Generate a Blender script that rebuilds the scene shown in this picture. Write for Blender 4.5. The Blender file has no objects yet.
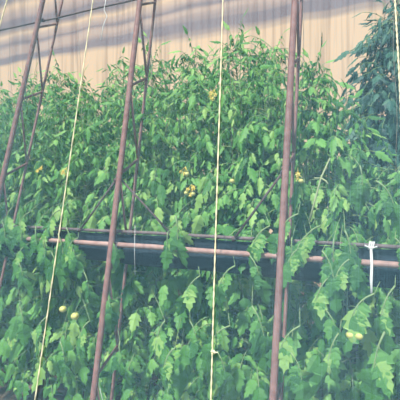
import bpy, math, random
from mathutils import Vector, Matrix, noise
random.seed(7)
R = random.random
def U(a, b): return a + (b - a) * random.random()
scn = bpy.context.scene
COL = scn.collection

# ------------------------------------------------------------------ camera
EYE = Vector((0, 0, 1.55)); FPX = 400.0; PITCH = math.radians(-1.72)
cam = bpy.data.cameras.new('camera'); cam.sensor_width = 36; cam.lens = 36.0
co = bpy.data.objects.new('camera', cam); COL.objects.link(co)
co.location = EYE; co.rotation_euler = (math.radians(90) + PITCH, 0, 0)
scn.camera = co

# the greenhouse side runs obliquely: nearer on the right.  s along it, n inward, z up
E = Vector((0.912, -0.410, 0)); N = Vector((0.410, 0.912, 0)); O = Vector((0, 2.0, 0))
LEAN = 0.235
def skin(z): return LEAN * (z - 1.45)                 # n of the leaning side at a height
def W(s, n, z): return O + E * s + N * n + Vector((0, 0, z))
def ray(px, py):
    d = Vector(((px - 200) / FPX, 1.0, (200 - py) / FPX))
    return Matrix.Rotation(PITCH, 3, 'X') @ d
def snz(px, py, off=0.0):
    """measured place (s, n, z) on the leaning side, moved inward by off"""
    d = ray(px, py); n = off
    for _ in range(30):
        t = (n - N.dot(EYE - O)) / N.dot(d)
        p = EYE + d * t
        n = skin(p.z) + off
    return (p - O).dot(E), n, p.z

# ------------------------------------------------------------------ materials
def mat(name):
    m = bpy.data.materials.new(name); m.use_nodes = True
    nt = m.node_tree; b = nt.nodes['Principled BSDF']
    return m, nt, b
def ramp(nt, stops):
    r = nt.nodes.new('ShaderNodeValToRGB'); e = r.color_ramp.elements
    while len(e) < len(stops): e.new(0.5)
    for k, (p, c) in enumerate(stops): e[k].position = p; e[k].color = (*c, 1)
    return r
def noisy(name, c1, c2, scale=20, rough=0.6, spec=0.3, bump=0.0, metal=0.0):
    m, nt, b = mat(name)
    tc = nt.nodes.new('ShaderNodeTexCoord')
    n = nt.nodes.new('ShaderNodeTexNoise'); n.inputs['Scale'].default_value = scale; n.inputs['Detail'].default_value = 4
    nt.links.new(tc.outputs['Object'], n.inputs['Vector'])
    r = ramp(nt, [(0.35, c1), (0.65, c2)])
    nt.links.new(n.outputs['Fac'], r.inputs[0]); nt.links.new(r.outputs[0], b.inputs['Base Color'])
    b.inputs['Roughness'].default_value = rough; b.inputs['Specular IOR Level'].default_value = spec
    b.inputs['Metallic'].default_value = metal
    if bump:
        bp = nt.nodes.new('ShaderNodeBump'); bp.inputs['Strength'].default_value = bump
        nt.links.new(n.outputs['Fac'], bp.inputs['Height']); nt.links.new(bp.outputs[0], b.inputs['Normal'])
    return m
def leafmat(name, stops, trans):
    m, nt, b = mat(name)
    g = nt.nodes.new('ShaderNodeNewGeometry')
    r = ramp(nt, stops)
    nt.links.new(g.outputs['Random Per Island'], r.inputs[0])
    nt.links.new(r.outputs[0], b.inputs['Base Color'])
    b.inputs['Roughness'].default_value = 0.55; b.inputs['Specular IOR Level'].default_value = 0.35
    t = nt.nodes.new('ShaderNodeBsdfTranslucent'); mx = nt.nodes.new('ShaderNodeMixShader')
    nt.links.new(r.outputs[0], t.inputs['Color']); mx.inputs[0].default_value = trans
    nt.links.new(b.outputs[0], mx.inputs[1]); nt.links.new(t.outputs[0], mx.inputs[2])
    nt.links.new(mx.outputs[0], nt.nodes['Material Output'].inputs['Surface'])
    return m
M = {}
M['leaf'] = leafmat('tomato_leaf', [(0, (.035, .15, .035)), (.4, (.095, .30, .06)), (.8, (.20, .47, .11)), (1, (.36, .58, .16))], .28)
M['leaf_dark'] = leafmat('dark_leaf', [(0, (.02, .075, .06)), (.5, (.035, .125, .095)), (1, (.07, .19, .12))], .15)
M['stem'] = noisy('green_stem', (.16, .27, .10), (.27, .38, .17), 14)
M['rust'] = noisy('rusted_steel', (.23, .115, .105), (.34, .185, .165), 28, .65, .35, .15)
M['rail'] = noisy('rail_steel', (.32, .19, .17), (.50, .32, .28), 22, .6, .35, .1)
M['brace'] = noisy('weathered_brace', (.07, .055, .055), (.13, .09, .085), 20)
M['wire'] = noisy('dark_wire', (.13, .095, .10), (.20, .15, .15), 20)
M['cord'] = noisy('cream_cord', (.66, .60, .38), (.78, .72, .52), 60, .8, .1)
M['twine'] = noisy('jute_twine', (.30, .27, .22), (.42, .38, .30), 60, .8, .1)
M['white'] = noisy('white_cord', (.70, .72, .70), (.82, .82, .80), 60, .8, .1)
M['net'] = noisy('net_thread', (.20, .42, .56), (.28, .50, .63), 3, .6, .2)
M['roll'] = noisy('dark_shade_cloth', (.006, .014, .026), (.020, .036, .056), 12, .75, .2, .3)
M['fruit'] = noisy('unripe_tomato', (.50, .55, .14), (.70, .66, .22), 9, .35, .5)
M['flower'] = noisy('yellow_petal', (.75, .60, .10), (.85, .72, .20), 9, .6, .2)
M['soil'] = noisy('soil', (.10, .075, .055), (.20, .15, .11), 6, .95, .1, .5)
def backmat():
    m, nt, b = mat('beige_film')
    tc = nt.nodes.new('ShaderNodeTexCoord'); sep = nt.nodes.new('ShaderNodeSeparateXYZ')
    nt.links.new(tc.outputs['Object'], sep.inputs[0])                 # object space: x = s, z = height
    # wide grey stripes across the cloth
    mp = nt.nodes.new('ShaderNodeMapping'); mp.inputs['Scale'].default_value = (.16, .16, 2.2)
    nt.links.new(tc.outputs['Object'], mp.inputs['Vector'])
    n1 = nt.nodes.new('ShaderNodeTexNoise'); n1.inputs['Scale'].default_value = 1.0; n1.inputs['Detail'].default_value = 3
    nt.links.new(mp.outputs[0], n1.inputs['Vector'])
    # grey stripes by height, wavering a little
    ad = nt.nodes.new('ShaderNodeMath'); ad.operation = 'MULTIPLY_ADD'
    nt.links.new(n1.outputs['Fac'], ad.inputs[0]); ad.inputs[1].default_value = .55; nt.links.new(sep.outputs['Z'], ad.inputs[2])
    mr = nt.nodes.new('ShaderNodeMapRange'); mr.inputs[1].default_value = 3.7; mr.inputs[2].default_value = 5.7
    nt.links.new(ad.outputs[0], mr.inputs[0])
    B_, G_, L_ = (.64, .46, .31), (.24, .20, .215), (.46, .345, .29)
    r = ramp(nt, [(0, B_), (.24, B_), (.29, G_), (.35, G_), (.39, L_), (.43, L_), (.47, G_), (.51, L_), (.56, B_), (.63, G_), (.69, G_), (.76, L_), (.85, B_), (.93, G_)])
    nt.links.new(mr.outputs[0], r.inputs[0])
    # thin vertical runs of dirt
    mp2 = nt.nodes.new('ShaderNodeMapping'); mp2.inputs['Scale'].default_value = (16, 16, .5)
    nt.links.new(tc.outputs['Object'], mp2.inputs['Vector'])
    n2 = nt.nodes.new('ShaderNodeTexNoise'); n2.inputs['Scale'].default_value = 1.0; n2.inputs['Detail'].default_value = 3
    nt.links.new(mp2.outputs[0], n2.inputs['Vector'])
    r2 = ramp(nt, [(.36, (.50, .48, .52)), (.52, (1, 1, 1))])
    nt.links.new(n2.outputs['Fac'], r2.inputs[0])
    mx = nt.nodes.new('ShaderNodeMix'); mx.data_type = 'RGBA'; mx.blend_type = 'MULTIPLY'; mx.inputs[0].default_value = .55
    nt.links.new(r.outputs[0], mx.inputs[6]); nt.links.new(r2.outputs[0], mx.inputs[7])
    nt.links.new(mx.outputs[2], b.inputs['Base Color'])
    b.inputs['Roughness'].default_value = .8; b.inputs['Specular IOR Level'].default_value = .15
    return m
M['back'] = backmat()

# ------------------------------------------------------------------ mesh builder
class MB:
    def __init__(s): s.v = []; s.f = []
    def tube(s, pts, r, k=8, caps=True):
        pts = [Vector(p) for p in pts]; n = len(pts); b0 = len(s.v)
        if not hasattr(r, '__len__'): r = [r] * n
        up = None
        for i, p in enumerate(pts):
            t = (pts[min(i + 1, n - 1)] - pts[max(i - 1, 0)])
            t = t.normalized() if t.length > 1e-9 else Vector((0, 0, 1))
            if up is None: up = Vector((0, 0, 1)) if abs(t.z) < .9 else Vector((0, 1, 0))
            a = t.cross(up)
            if a.length < 1e-6: a = t.cross(Vector((1, .3, 0)))
            a.normalize(); b = a.cross(t).normalized(); up = b
            for j in range(k):
                th = 2 * math.pi * j / k
                s.v.append(p + (a * math.cos(th) + b * math.sin(th)) * r[i])
        for i in range(n - 1):
            for j in range(k):
                q = b0 + i * k; j2 = (j + 1) % k
                s.f.append((q + j, q + j2, q + k + j2, q + k + j))
        if caps:
            s.f.append(tuple(b0 + j for j in range(k - 1, -1, -1)))
            s.f.append(tuple(b0 + (n - 1) * k + j for j in range(k)))
    def ball(s, c, r, sq=(1, 1, 1), nu=12, nv=8, lobes=0):
        b0 = len(s.v)
        for i in range(nv + 1):
            ph = math.pi * i / nv
            for j in range(nu):
                th = 2 * math.pi * j / nu
                q = r * (1 + (.05 * math.cos(lobes * th) if lobes else 0) * math.sin(ph))
                z = math.cos(ph) * (1 - .18 * math.exp(-(ph / .35) ** 2))
                s.v.append(Vector(c) + Vector((q * math.sin(ph) * math.cos(th) * sq[0], q * math.sin(ph) * math.sin(th) * sq[1], r * z * sq[2])))
        for i in range(nv):
            for j in range(nu):
                j2 = (j + 1) % nu
                s.f.append((b0 + i * nu + j, b0 + (i + 1) * nu + j, b0 + (i + 1) * nu + j2, b0 + i * nu + j2))
    def build(s, name, m, parent=None, smooth=True, origin=None):
        org = Vector(origin) if origin is not None else Vector((0, 0, 0))
        me = bpy.data.meshes.new(name)
        me.from_pydata([v - org for v in s.v], [], s.f); me.materials.append(m)
        if smooth: me.polygons.foreach_set('use_smooth', [True] * len(me.polygons))
        me.update()
        o = bpy.data.objects.new(name, me); COL.objects.link(o)
        o.location = org
        o['org'] = org
        if parent is not None:
            o.parent = parent
            o.location = org - Vector(parent['org'] if 'org' in parent else parent.location)
        return o
def tag(o, label=None, cat=None, group=None, kind=None):
    if label: o['label'] = label
    if cat: o['category'] = cat
    if group: o['group'] = group
    if kind: o['kind'] = kind
    return o
def thing(name, loc, label, cat, group=None):
    o = bpy.data.objects.new(name, None); COL.objects.link(o); o.location = loc; o.empty_display_size = .1
    return tag(o, label, cat, group)

# ------------------------------------------------------------------ setting
g = MB(); nx = 40
for i in range(nx + 1):
    for j in range(nx + 1):
        x = -16 + 32 * i / nx; y = -6 + 28 * j / nx
        g.v.append(Vector((x, y, -.02 + .035 * noise.noise(Vector((x * 1.3, y * 1.3, 0))))))
for i in range(nx):
    for j in range(nx):
        a = i * (nx + 1) + j; g.f.append((a, a + nx + 1, a + nx + 2, a + 1))
tag(g.build('ground', M['soil']), kind='structure')

bw = MB(); ns, nz = 176, 20; BN = 3.9
for i in range(ns + 1):                     # loosely hung cloth with shallow vertical pleats, 12 mm thick
    for j in range(nz + 1):
        s = -14 + 22 * i / ns; z = 6.2 * j / nz
        d = .05 * noise.noise(Vector((s * 1.8, z * .35, 3))) + .02 * math.sin(s * 7)
        bw.v.append(Vector((s, d, z)))
for i in range(ns):
    for j in range(nz):
        a = i * (nz + 1) + j; bw.f.append((a, a + nz + 1, a + nz + 2, a + 1))
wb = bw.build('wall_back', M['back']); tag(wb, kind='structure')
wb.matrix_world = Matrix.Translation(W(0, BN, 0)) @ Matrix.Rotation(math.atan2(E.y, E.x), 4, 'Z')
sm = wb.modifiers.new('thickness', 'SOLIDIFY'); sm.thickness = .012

# ------------------------------------------------------------------ trussed ribs
def on(px, py, off): return W(*snz(px, py, off))
RIBS = [((0, 190), (43, 0), 'left'), ((93, 400), (140, 0), 'mid'), ((273, 400), (295, 0), 'right')]
RLAB = {'left': 'leaning rusty steel truss rib at the left edge of the photo, behind the net',
        'mid': 'leaning rusty steel truss rib left of centre, just left of the twin diagonal braces',
        'right': 'rusty steel truss rib standing nearly upright, right of the middle cream cord'}
RIBLINE = {}
def make_rib(a, b, key):
    pa, pb = Vector(snz(*a, .03)), Vector(snz(*b, .03))
    ds = (pb.x - pa.x) / (pb.z - pa.z)
    def chord(z, off=.0):                    # rising, leaning, slightly arching inward near the top
        s = pa.x + ds * (z - pa.z)
        return Vector((s, skin(z) + .03 + off, z))
    RIBLINE[key] = chord
    base = W(*chord(0)); base.z = 0
    t = thing('truss_rib', base, RLAB[key], 'rib', 'truss ribs of the greenhouse side')
    zs = [i * .1 - .03 for i in range(0, 34)]
    m = MB(); m.tube([W(*chord(z)) for z in zs], .0170, 10); m.build('outer_chord', M['rust'], t)
    m = MB(); m.tube([W(*chord(z, .17)) for z in zs], .0095, 8); m.build('inner_chord', M['rust'], t)
    z0 = 1.55 - (80 - 188) / 400 * 2.25      # first node
    nodes = [z0 + .53 * k for k in range(-4, 3)]
    for k, z in enumerate(nodes):
        m = MB(); m.tube([W(*chord(z)), W(*chord(z + .095, .17))], .0085, 6); m.build('web_bar', M['rust'], t)
        if k:
            m = MB(); m.tube([W(*chord(z)), W(*chord(nodes[k - 1] + .095, .17))], .0075, 6); m.build('web_bar', M['rust'], t)
for a, b, k in RIBS: make_rib(a, b, k)

# ------------------------------------------------------------------ rails, purlin, braces
S0, S1 = -3.1, 1.75
def rail(name, z, off, r, m, label, cat, coll):
    t = thing(name, W(-.4, skin(z) + off, z), label, cat)
    mb = MB(); mb.tube([W(S0 + (S1 - S0) * i / 24, skin(z) + off + .004 * noise.noise(Vector((i * .5, z, 0))), z + .006 * noise.noise(Vector((i * .4, z, 5)))) for i in range(25)], r, 10)
    mb.build('pipe', m, t)
    for key in coll:                          # clamp where the pipe crosses a rib
        c = RIBLINE[key](z); mb = MB()
        for q in (-.02, .02): mb.tube([W(c.x + q - .005, skin(z) + off, z), W(c.x + q + .005, skin(z) + off, z)], r + .005, 10)
        mb.tube([W(c.x - .026, skin(z) + off - .012, z + r), W(c.x + .026, skin(z) + off - .012, z + r)], .005, 6)
        mb.build('clamp', M['wire'], t)
    return t
rail('lower_rail', 1.232, .063, .0140, M['rail'], 'lower pinkish rusty pipe rail running across the ribs, above the dark rolled cloth', 'rail', ['left', 'mid', 'right'])
rail('upper_rail', 1.300, .095, .0095, M['wire'], 'thin dark upper pipe rail just above the pinkish one, partly under leaves', 'rail', ['left', 'mid', 'right'])
PZ = snz(85, 11, .056)[2]
rail('purlin', PZ, .056, .0065, M['wire'], 'thin dark purlin pipe near the top left, tying the leaning ribs together', 'purlin', ['left', 'mid', 'right'])
def brace(a, b, label):
    p, q = on(*a, .062), on(*b, .075)
    mb = MB(); mb.tube([p, p.lerp(q, .5), q], .0062, 8)
    for e in (p, q): mb.tube([e - N * .012, e + N * .012], .011, 8)
    o = mb.build('diagonal_brace', M['brace'], origin=p); tag(o, label, 'brace', 'diagonal braces between ribs and rail')
brace((118, 176), (171, 234), 'thin diagonal brace falling right from the left-of-centre rib to the rails')
brace((283, 172), (234, 239), 'thin diagonal brace falling left from the right-hand rib to the rails')
brace((116, 180), (80, 230), 'thin diagonal brace falling left from the left-of-centre rib, mostly behind leaves')

# ------------------------------------------------------------------ dark rolled-up cloth behind the lower rail
rc = thing('rolled_shade_cloth', W(-.4, skin(1.18) + .13, 1.17), 'dark blue shade cloth rolled up in folds along the lower rail', 'shade cloth')
K = 22; mb = MB(); steps = 110
for i in range(steps + 1):
    s = S0 + .05 + (S1 - S0 - .1) * i / steps
    for j in range(K):
        th = 2 * math.pi * j / K
        rr = 1 + .16 * noise.noise(Vector((s * 1.1, math.cos(th) * 2, math.sin(th) * 2.6))) + (.11) * math.sin(9 * th + .7 * math.sin(s * 2))
        sag = .012 * noise.noise(Vector((s * 1.7, 9, 0)))
        mb.v.append(W(s, skin(1.17) + .165 + .050 * rr * math.cos(th), 1.178 + sag + .060 * rr * math.sin(th)))
for i in range(steps):
    for j in range(K):
        j2 = (j + 1) % K; mb.f.append((i * K + j, i * K + j2, (i + 1) * K + j2, (i + 1) * K + j))
mb.f.append(tuple(range(K - 1, -1, -1))); mb.f.append(tuple(steps * K + j for j in range(K)))
mb.build('roll', M['roll'], rc)
mb = MB(); nu = 90; nv = 5                   # loose flap spanning the two rails
for i in range(nu + 1):
    s = S0 + .05 + (S1 - S0 - .1) * i / nu
    for j in range(nv + 1):
        z = 1.225 + .060 * j / nv
        mb.v.append(W(s, skin(z) + .118 + .010 * noise.noise(Vector((s * 2.2, z * 22, 2))), z + .008 * noise.noise(Vector((s * 1.4, 0, 7)))))
for i in range(nu):
    for j in range(nv):
        a = i * (nv + 1) + j; mb.f.append((a, a + nv + 1, a + nv + 2, a + 1))
fl = mb.build('flap', M['roll'], rc); q = fl.modifiers.new('t', 'SOLIDIFY'); q.thickness = .003

# ------------------------------------------------------------------ tomato plants
class Leafs:
    def __init__(s): s.mb = MB()
def keep_in(p, off=.05):
    """leaves press against the inside of the net, never through it"""
    q = p - O; n = q.dot(N); lim = skin(p.z) + off
    if n < lim: p = p + N * (lim - n + .004 * R())
    return p
def leaflet(mb, base, tan, nor, L, Wd, curl, k=9, off=.05):
    tan = tan.normalized(); side = tan.cross(nor)
    if side.length < 1e-4: side = tan.cross(Vector((.3, .5, 1)))
    side.normalize(); nor = side.cross(tan).normalized()
    b0 = len(mb.v); p = base.copy(); t = tan.copy(); nn = nor.copy(); asym = U(.85, 1.15)
    for i in range(k + 1):
        u = i / k
        w = Wd * (math.sin(math.pi * min(1, u ** .62)) ** 1.0 if 0 < u < 1 else 0) * (1.22 if i % 2 else .78)
        drop = .32 * w
        back = t * (-.30 * w if i % 2 == 0 else .12 * w)
        cen = p + nn * (.10 * Wd * math.sin(u * 9))
        mb.v += [keep_in(cen, off), keep_in(cen + side * w * asym - nn * drop + back, off), keep_in(cen - side * w / asym - nn * drop + back, off)]
        rot = Matrix.Rotation(-curl / k, 3, side); t = rot @ t; nn = rot @ nn
        p = p + t * (L / k)
    for i in range(k):
        a = b0 + 3 * i
        if i == k - 1:
            mb.f += [(a, a + 3, a + 1), (a, a + 2, a + 3)]
        else:
            mb.f += [(a, a + 3, a + 4, a + 1), (a, a + 2, a + 5, a + 3)]
DOWN = Vector((0, 0, -1))
def compound(mb, st, base, az, up, L, sc, off=.05, wid=.30, droop=1.5, ends=None):
    """one tomato leaf: arching stalk, three pairs of toothed leaflets, small ones between, one at the tip"""
    d = (az * math.cos(up) + Vector((0, 0, math.sin(up)))).normalized()
    pts = [base.copy()]; k = 7
    for i in range(k):
        d = (d + DOWN * (droop / k * (.5 + i / k))).normalized()
        pts.append(pts[-1] + d * (L / k))
    pts = [keep_in(p, off) if i else p for i, p in enumerate(pts)]
    st.tube(pts, [.0032 * sc * (1 - .6 * i / k) + .0008 for i in range(k + 1)], 4, False)
    out = -N
    def at(t):
        i = min(int(t * k), k - 1); return pts[i].lerp(pts[i + 1], t * k - i), (pts[i + 1] - pts[i]).normalized()
    def face(): return (out * U(.2, 1.0) + Vector((0, 0, U(.35, 1.0))) + Vector((U(-.5, .5), U(-.3, .3), 0))).normalized()
    for t, q in ((.40, .80), (.62, 1.0), (.82, .85)):
        for sgn in (-1, 1):
            p, tg = at(min(.98, t + U(-.04, .04)))
            sd = tg.cross(Vector((0, 0, 1)))
            if sd.length < .1: sd = E.copy()
            sd.normalize()
            tn = tg * .55 + sd * sgn * U(.7, 1.1) + DOWN * U(.3, 1.3)
            l = .108 * sc * q * U(.7, 1.2)
            p2 = p + tn.normalized() * .012 * sc
            st.tube([p, p2], .0011 * sc, 3, False)
            leaflet(mb, p2, tn, face(), l, l * wid * U(.8, 1.15), U(.3, 1.5), off=off)
    for t in (.5, .72):
        p, tg = at(t + U(-.03, .03)); sgn = random.choice((-1, 1))
        sd = tg.cross(Vector((0, 0, 1)));
        if sd.length < .1: sd = E.copy()
        leaflet(mb, p, tg * .4 + sd.normalized() * sgn, face(), .035 * sc, .011 * sc, .4, k=4, off=off)
    p, tg = at(1.0); l = .135 * sc * U(.85, 1.2)
    leaflet(mb, p, tg + DOWN * .3, face(), l, l * wid * U(1, 1.25), U(.2, 1.0), off=off)

def fruit_at(p, root, r=.021, label=None):
    f = MB(); f.ball(p, r, (1, 1, .88), 12, 8, 5)
    o = f.build('tomato', M['fruit'], root, origin=p)
    if label: o['label'] = label
    c = MB()
    for k in range(5):
        a = k * 1.2566; v = Vector((math.cos(a), math.sin(a), .35))
        leaflet(c, p + Vector((0, 0, r * .78)), v, Vector((0, 0, 1)), r * .95, r * .22, .7, k=4)
    c.tube([p + Vector((0, 0, r * .75)), p + Vector((.004, .006, r * 1.6)), p + Vector((.01, .02, r * 2.3))], .0016, 5)
    c.build('calyx', M['stem'], o, origin=p)
    return o
def flowers_at(p, root, n=3):
    f = MB()
    for q in range(n):
        c = p + Vector((U(-.02, .02), U(-.01, .01), U(-.025, .015)))
        ax = (-N + Vector((U(-.5, .5), 0, U(-.7, .1)))).normalized()
        e1 = ax.cross(Vector((0, 0, 1))).normalized(); e2 = ax.cross(e1)
        for k in range(5):
            a = k * 1.2566 + q
            leaflet(f, c, e1 * math.cos(a) + e2 * math.sin(a) + ax * .25, ax, .016, .0045, -.5, k=4)
        f.tube([c, c + ax * .010], [.0035, .0012], 5)
        f.tube([c, p + Vector((0, 0, .03)) + N * .02], .0011, 4)
    return f.build('flower_cluster', M['flower'], root, origin=p)

def make_plant(s, n, H, label, group, leafm='leaf', off=.05, dens=1.0, spread=1.0, lean=.6, zmin=.18, big=1.0):
    base = W(s, n, 0)
    t = thing('tomato_plant', base, label, 'tomato plant', group)
    ph = U(0, 6); am = U(.015, .04)
    def sp(z):
        return W(s + am * math.sin(z * 3.2 + ph), n + LEAN * lean * max(0, z - .6) + am * math.cos(z * 2.7 + ph), z)
    zs = [i * .08 for i in range(int(H / .08) + 1)]
    st = MB(); st.tube([sp(z) for z in zs], [max(.0030, .0085 * (1 - .55 * z / H)) for z in zs], 7)
    fo = MB(); z = zmin; az = U(0, 6.28)
    while z < H - .02:
        top = max(0, (z - H * .50) / (H * .50))
        sc = (1.14 - .50 * top) * U(.8, 1.15) * big
        L = (.27 - .09 * top) * U(.75, 1.2) * spread
        # leaves reach for the open side more than for the shade
        a = az + U(-.5, .5); v = E * math.cos(a) - N * math.sin(a)
        if v.dot(N) > .3 and R() < .45: v = v - N * 1.0
        v.normalize()
        upa = U(.15, .8) + .75 * top ** 3
        compound(fo, st, sp(z), v, upa, L, sc, off, wid=.215 - .085 * top, droop=U(1.1, 2.1) - 1.0 * top ** 3)
        for _ in range(1 + (R() < .3 + top)):
            b2 = a + U(1.5, 4.5); v2 = E * math.cos(b2) - N * math.sin(b2)
            compound(fo, st, sp(z), v2, U(.2, 1.0), L * U(.6, 1.0), sc * .8, off, wid=.215 - .08 * top, droop=1.5)
        az += 2.4; z += U(.040, .058) / (dens * (1 + .8 * (z > 1.25) + .3 * (z < .7)))
    st.build('stem', M['stem'], t, origin=base)
    fo.build('foliage', M[leafm], t, smooth=False, origin=base)
    return t, sp

FRONT = [  # s, height, label
    (-2.42, 2.0, 'front-row tomato plant at the far left edge, farthest back along the net'),
    (-2.10, 2.05, 'front-row tomato plant just left of the leftmost rib'),
    (-1.74, 2.10, 'front-row tomato plant at the very foot of the leftmost rib'),
    (-1.40, 2.05, 'front-row tomato plant between the leftmost rib and the long slanting cord'),
    (-1.08, 2.08, 'front-row tomato plant behind the long slanting cord, two yellowish fruits low down'),
    (-.78, 2.05, 'front-row tomato plant directly behind the left-of-centre rib'),
    (-.50, 2.08, 'front-row tomato plant right of the left-of-centre rib, behind the right-falling brace'),
    (-.24, 2.12, 'front-row tomato plant with pale blossoms and small fruits left of the middle cord'),
    (.00, 2.08, 'front-row tomato plant directly behind the plumb middle cream cord'),
    (.22, 2.10, 'front-row tomato plant between the middle cream cord and the right-hand rib'),
    (.43, 2.12, 'front-row tomato plant just right of the right-hand rib, with yellow flowers'),
    (.64, 1.80, 'front-row tomato plant with a pale forked stalk above and two yellowish fruits below'),
    (.86, 1.52, 'front-row tomato plant behind and right of the hanging white rope tie'),
    (1.10, 1.50, 'front-row tomato plant at the right edge, below the dark bushy plant'),
]
plants = []
for (s, h, lab) in FRONT:
    plants.append(make_plant(s + U(-.03, .03), .30 + U(-.03, .05), h + .12 + U(-.06, .06), lab, 'front row of tomato plants', dens=1.0))
def bearing(p): return (p - EYE).x / (p - EYE).y
def nearest(p): return min(range(len(FRONT)), key=lambda i: abs(bearing(W(FRONT[i][0], .3, 0)) - bearing(p)))
FR = [((63, 309), .021), ((75, 316), .023), ((350, 335), .017), ((359, 336), .018), ((187, 174), .013), ((186, 193), .012), ((193, 194), .012), ((301, 181), .013), ((232, 181), .014)]
for (a, r) in FR:
    p = on(*a, .034 if a[1] > 250 else .06); fruit_at(p, plants[nearest(p)][0], r, 'small yellowish unripe tomato')
for a in ((184, 172), (190, 190), (297, 174), (213, 94), (40, 170), (65, 172)):
    p = on(*a, .055); flowers_at(p, plants[nearest(p)][0], 4)
# the pale forked stalk right of the right-hand rib
p0, p1, p2, p3 = on(309, 222, .09), on(321, 178, .09), on(330, 158, .10), on(331, 186, .08)
r_ = plants[11][0]; fk = MB(); fk.tube([p0, p0.lerp(p1, .5), p1, p2], [.0045, .005, .0045, .0035], 7); fk.tube([p1, p1.lerp(p3, .5) + Vector((0, 0, .004)), on(328, 184, .08)], .004, 6)
fk.tube([p1, on(314, 178, .08)], .0035, 6)
tag(fk.build('side_stalk', noisy('pale_stalk', (.30, .37, .19), (.38, .44, .24), 10), r_, origin=p0), 'pale bare forked stalk')

# hanging leaves that press against the net where the photo shows big blades (attached to the nearest plant)
HANG = [(2, 245, 1.0), (20, 246, 1.1), (36, 250, 1.0), (52, 246, 1.0), (66, 250, 1.0), (78, 262, .8), (12, 232, .9), (30, 236, .9), (60, 234, .9), (312, 256, .9), (334, 262, .9), (168, 256, .8), (395, 262, .7),
        (8, 262, 1.0), (28, 268, 1.0), (44, 262, 1.0), (58, 258, 1.1), (70, 268, .9), (18, 285, .9), (308, 268, 1.0), (322, 275, 1.1), (340, 272, 1.0), (292, 262, .9), (352, 282, .9), (374, 318, 1.1),
        (52, 276, .9), (84, 296, .9), (110, 262, .8), (176, 240, 1.1), (165, 345, 1.1), (190, 345, .9), (200, 300, .9),
        (235, 290, 1.0), (252, 330, 1.1), (230, 350, 1.0), (300, 350, 1.1), (340, 355, 1.1), (322, 330, 1.0), (385, 355, 1.3), (345, 255, 1.1),
        (298, 238, 1.0), (320, 250, .9), (105, 315, .9), (48, 340, 1.0), (20, 330, .9), (60, 365, 1.0), (120, 365, .9), (270, 250, .9), (360, 190, .9), (376, 205, 1.0),
        (175, 372, 1.0), (215, 372, .9), (290, 375, 1.0), (395, 310, 1.1), (330, 300, 1.0), (250, 280, .9), (90, 345, 1.0)]
for (px, py, q) in HANG:
    p = on(px, py - 24, U(.030, .044)); i = nearest(p); t = plants[i][0]
    fo, st = MB(), MB()
    z = min(p.z + .08, 2.0); b = plants[i][1](z)
    st.tube([b, b.lerp(p, .35) + Vector((0, 0, .02)), b.lerp(p, .7) + Vector((0, 0, .018)), p], .0017, 5)
    compound(fo, st, p, (-N * .3 + E * U(-.8, .8)).normalized(), U(-.7, -.2), .13 * q, 1.12 * q, .022, wid=.26, droop=1.6)
    h = fo.build('hanging_leaf', M['leaf'], t, smooth=False, origin=p)
    st.build('leaf_stalk', M['stem'], h, origin=p).location = (0, 0, 0)

# second and third rows: four plants built, the others copies of them
protos = []
for k in range(4):
    protos.append(make_plant(0, .95, 2.52, 'tomato plant in the rows behind the front row, only its leaves showing', 'tomato plants of the rear rows', lean=0, dens=.95)[0])
def kids(o): return [c for c in bpy.data.objects if c.parent == o]
KID = {p.name: [c for c in p.children] for p in protos}
spots = []
for n, st_, hs in ((.95, .34, 1.0), (1.55, .38, 1.05)):
    s = -3.2 if n < 1.2 else -3.5
    while s < .52:
        spots.append((s + U(-.05, .05), n + U(-.06, .06), hs)); s += st_
for i, (s, n, hs) in enumerate(spots):
    pr = protos[i % 4]
    if i < 4: o = pr
    else:
        o = pr.copy(); COL.objects.link(o)
        for c in KID[pr.name]:
            d = c.copy(); COL.objects.link(d); d.parent = o
    o.location = W(s, n, 0); k = hs * U(.93, 1.04); o.scale = (1, 1, k)
    o.rotation_euler = (0, 0, U(-.5, .5))

# tall dark dense plant at the right edge
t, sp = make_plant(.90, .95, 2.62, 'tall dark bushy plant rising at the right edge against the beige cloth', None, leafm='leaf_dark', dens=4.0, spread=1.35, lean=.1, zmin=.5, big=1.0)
t.name = 'bushy_plant'; t['category'] = 'plant'

# ------------------------------------------------------------------ training strings and ties
def string(pts, r, m, label, cat, group=None, name='plant_string', k=6):
    mb = MB(); mb.tube(pts, r, k); o = mb.build(name, m, origin=pts[0]); tag(o, label, cat, group); return o
TOPZ = 3.2
for i, (s, h, lab) in enumerate(FRONT):
    sp = plants[i][1]
    a = W(s, skin(PZ) + .056, PZ + .006); b = sp(1.5)
    pts = [a.lerp(b, q / 10) + E * .006 * math.sin(q * 1.3 + i) for q in range(11)]
    if i % 2 == 0: string(pts, .0012, M['twine'], 'thin pale training string hanging from the purlin into the front plants', 'string', 'plant training strings')

def cord(pixels, off, r, label):
    mb = MB(); pts = [on(a, b, off) for a, b in pixels]
    fine = []
    for i in range(len(pts) - 1):
        for q in range(8): fine.append(pts[i].lerp(pts[i + 1], q / 8))
    fine.append(pts[-1])
    root = thing('net_cord', fine[-1], label, 'cord', 'cream cords holding the net')
    # two twisted strands
    for hsh in (0, math.pi):
        mb = MB(); tw = []
        for i in range(len(fine) * 4 - 3):
            q = fine[i // 4].lerp(fine[min(i // 4 + 1, len(fine) - 1)], (i % 4) / 4)
            a = i * 1.1 + hsh; tw.append(q + (E * math.cos(a) + N * math.sin(a)) * r * .45)
        mb.tube(tw, r * .62, 6); mb.build('strand', M['cord'], root)
    return root
cord([(98, -30), (93, 0), (64, 200), (35, 400), (5, 610)], -.012, .0042, 'long slanting cream cord over the net in the left part')
c2 = cord([(224, -30), (223, 0), (218, 160), (214, 290), (211, 400), (206, 620)], -.012, .0042, 'cream cord hanging nearly plumb over the net in the middle')
cord([(394, -30), (395, 0), (399, 70), (405, 200), (414, 400), (420, 560)], -.012, .0042, 'cream cord over the net at the top right corner')
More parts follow.
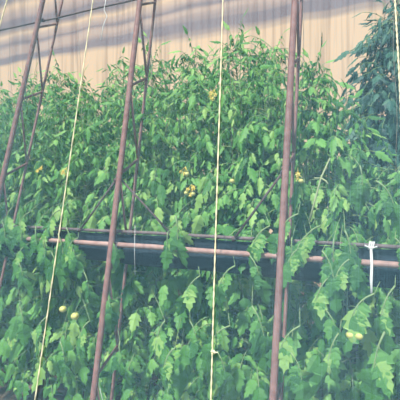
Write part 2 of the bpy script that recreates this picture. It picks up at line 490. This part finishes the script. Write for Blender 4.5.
cord([(15, -30), (7, 0), (-10, 60), (-45, 190), (-90, 400)], -.012, .0052, 'pale cord crossing the top left corner over the net')
kp = on(214, 352, -.014); mb = MB(); mb.tube([kp - E * .016, kp, kp + E * .018], .0028, 6); mb.tube([kp - E * .006 + Vector((0, 0, .006)), kp + E * .006 - Vector((0, 0, .006))], .006, 6)
mb.build('knot', M['cord'], c2)
# white tie round the rails at the right
tie = thing('rope_tie', on(370, 252, .05), 'white rope tied round the rails at the right, its end hanging down', 'rope')
s, n, z = snz(371, 256, .06)
mb = MB()
for w in range(3):
    loop = []
    for q in range(15):
        a = 2 * math.pi * q / 14
        loop.append(W(s - .008 + .008 * w + .003 * math.sin(a), skin(1.30) + .095 + .016 * math.cos(a), 1.300 + .016 * math.sin(a)))
    mb.tube(loop, .0036, 6)
mb.build('loop', M['white'], tie)
mb = MB(); mb.tube([W(s, skin(1.29) + .070, 1.285), W(s + .004, skin(1.24) + .040, 1.23), W(s + .003, skin(1.2) + .036, 1.17), W(s + .005, skin(1.1) + .04, 1.115)], [.0055, .006, .0065, .0045], 7); mb.build('tail', M['white'], tie)
mb = MB(); mb.ball(W(s, skin(1.29) + .074, 1.292), .010); mb.tube([W(s - .026, skin(1.3) + .07, 1.302), W(s, skin(1.29) + .07, 1.292), W(s + .024, skin(1.3) + .07, 1.30)], .0038, 6); mb.build('knot', M['white'], tie)
# short loose threads
string([on(135, 225, .04), on(134.5, 250, .04), on(135, 275, .04)], .0011, M['white'], 'short loose white thread hanging beside the rails, right of the left-of-centre rib', 'thread', name='loose_thread')
string([on(107, -6, .05), on(104, 10, .05), on(107, 16, .05), on(103, 26, .05), on(101, 40, .05)], .0022, M['white'], 'looped white thread hanging near the top between slanting cord and rib', 'thread', name='loose_thread')
string([on(96, 366, .06), on(99, 385, .05), on(103, 402, .05)], .002, M['white'], 'short loose white thread at the bottom, right of the left-of-centre rib', 'thread', name='loose_thread')

# ------------------------------------------------------------------ the net itself: crossed threads
net = MB(); PITCH_N = .0042
def wav(s, z): return .006 * noise.noise(Vector((s * 1.5, z * .8, 1)))
def haze_radius(s, z):  # thread radius, thickened towards both ends to build stronger haze into the net
    base = .000155
    d = .5 + .5 * noise.noise(Vector((s * .8, z * .8, 4)))
    return base * (.90 + .22 * d + .38 * max(0, min(1, (s - .20) / .6, (z - .5) * 1.2)) + .35 * max(0, min(1, (-.95 - s) / .6, (z - .5) * 1.2)))
sA, sB, zA, zB = -3.1, 1.75, .30, 3.15
i = 0; s = sA
while s < sB:
    thick = random.choice((1, 1, 1, 1, 1, 1, .8, 1.1, 1.3, 1.6)); q = random.uniform(-.0006, .0006); pts = []; rr = []
    for j in range(13):
        z = zA + (zB - zA) * j / 12; pts.append(W(s + q, skin(z) + wav(s, z), z)); rr.append(haze_radius(s, z) * thick)
    net.tube(pts, rr, 3, False); s += PITCH_N; i += 1
z = zA
while z < zB:
    pts = []; rr = []
    for j in range(17):
        s = sA + (sB - sA) * j / 16; pts.append(W(s, skin(z) + wav(s, z), z)); rr.append(haze_radius(s, z))
    net.tube(pts, rr, 3, False); z += PITCH_N
tag(net.build('insect_net', M['net']), 'fine pale see-through insect net stretched over the whole greenhouse side', 'net')

for o in bpy.data.objects:
    if 'org' in o: del o['org']

# ------------------------------------------------------------------ light
w = bpy.data.worlds.new('sky'); scn.world = w; w.use_nodes = True
bg = w.node_tree.nodes['Background']; bg.inputs[0].default_value = (.60, .80, 1.0, 1); bg.inputs[1].default_value = .60
sl = bpy.data.lights.new('sun', 'SUN'); sl.energy = 5.6; sl.angle = math.radians(4); sl.color = (1, .95, .86)
so = bpy.data.objects.new('sun', sl); COL.objects.link(so); so.location = (-3, -3, 8)
sd = Vector((.45, .62, -1.15)); so.rotation_euler = sd.to_track_quat('-Z', 'Y').to_euler()
vs = scn.view_settings; vs.view_transform = 'Standard'; vs.look = 'None'; vs.exposure = 0.38; vs.gamma = 1; vs.use_curve_mapping = False
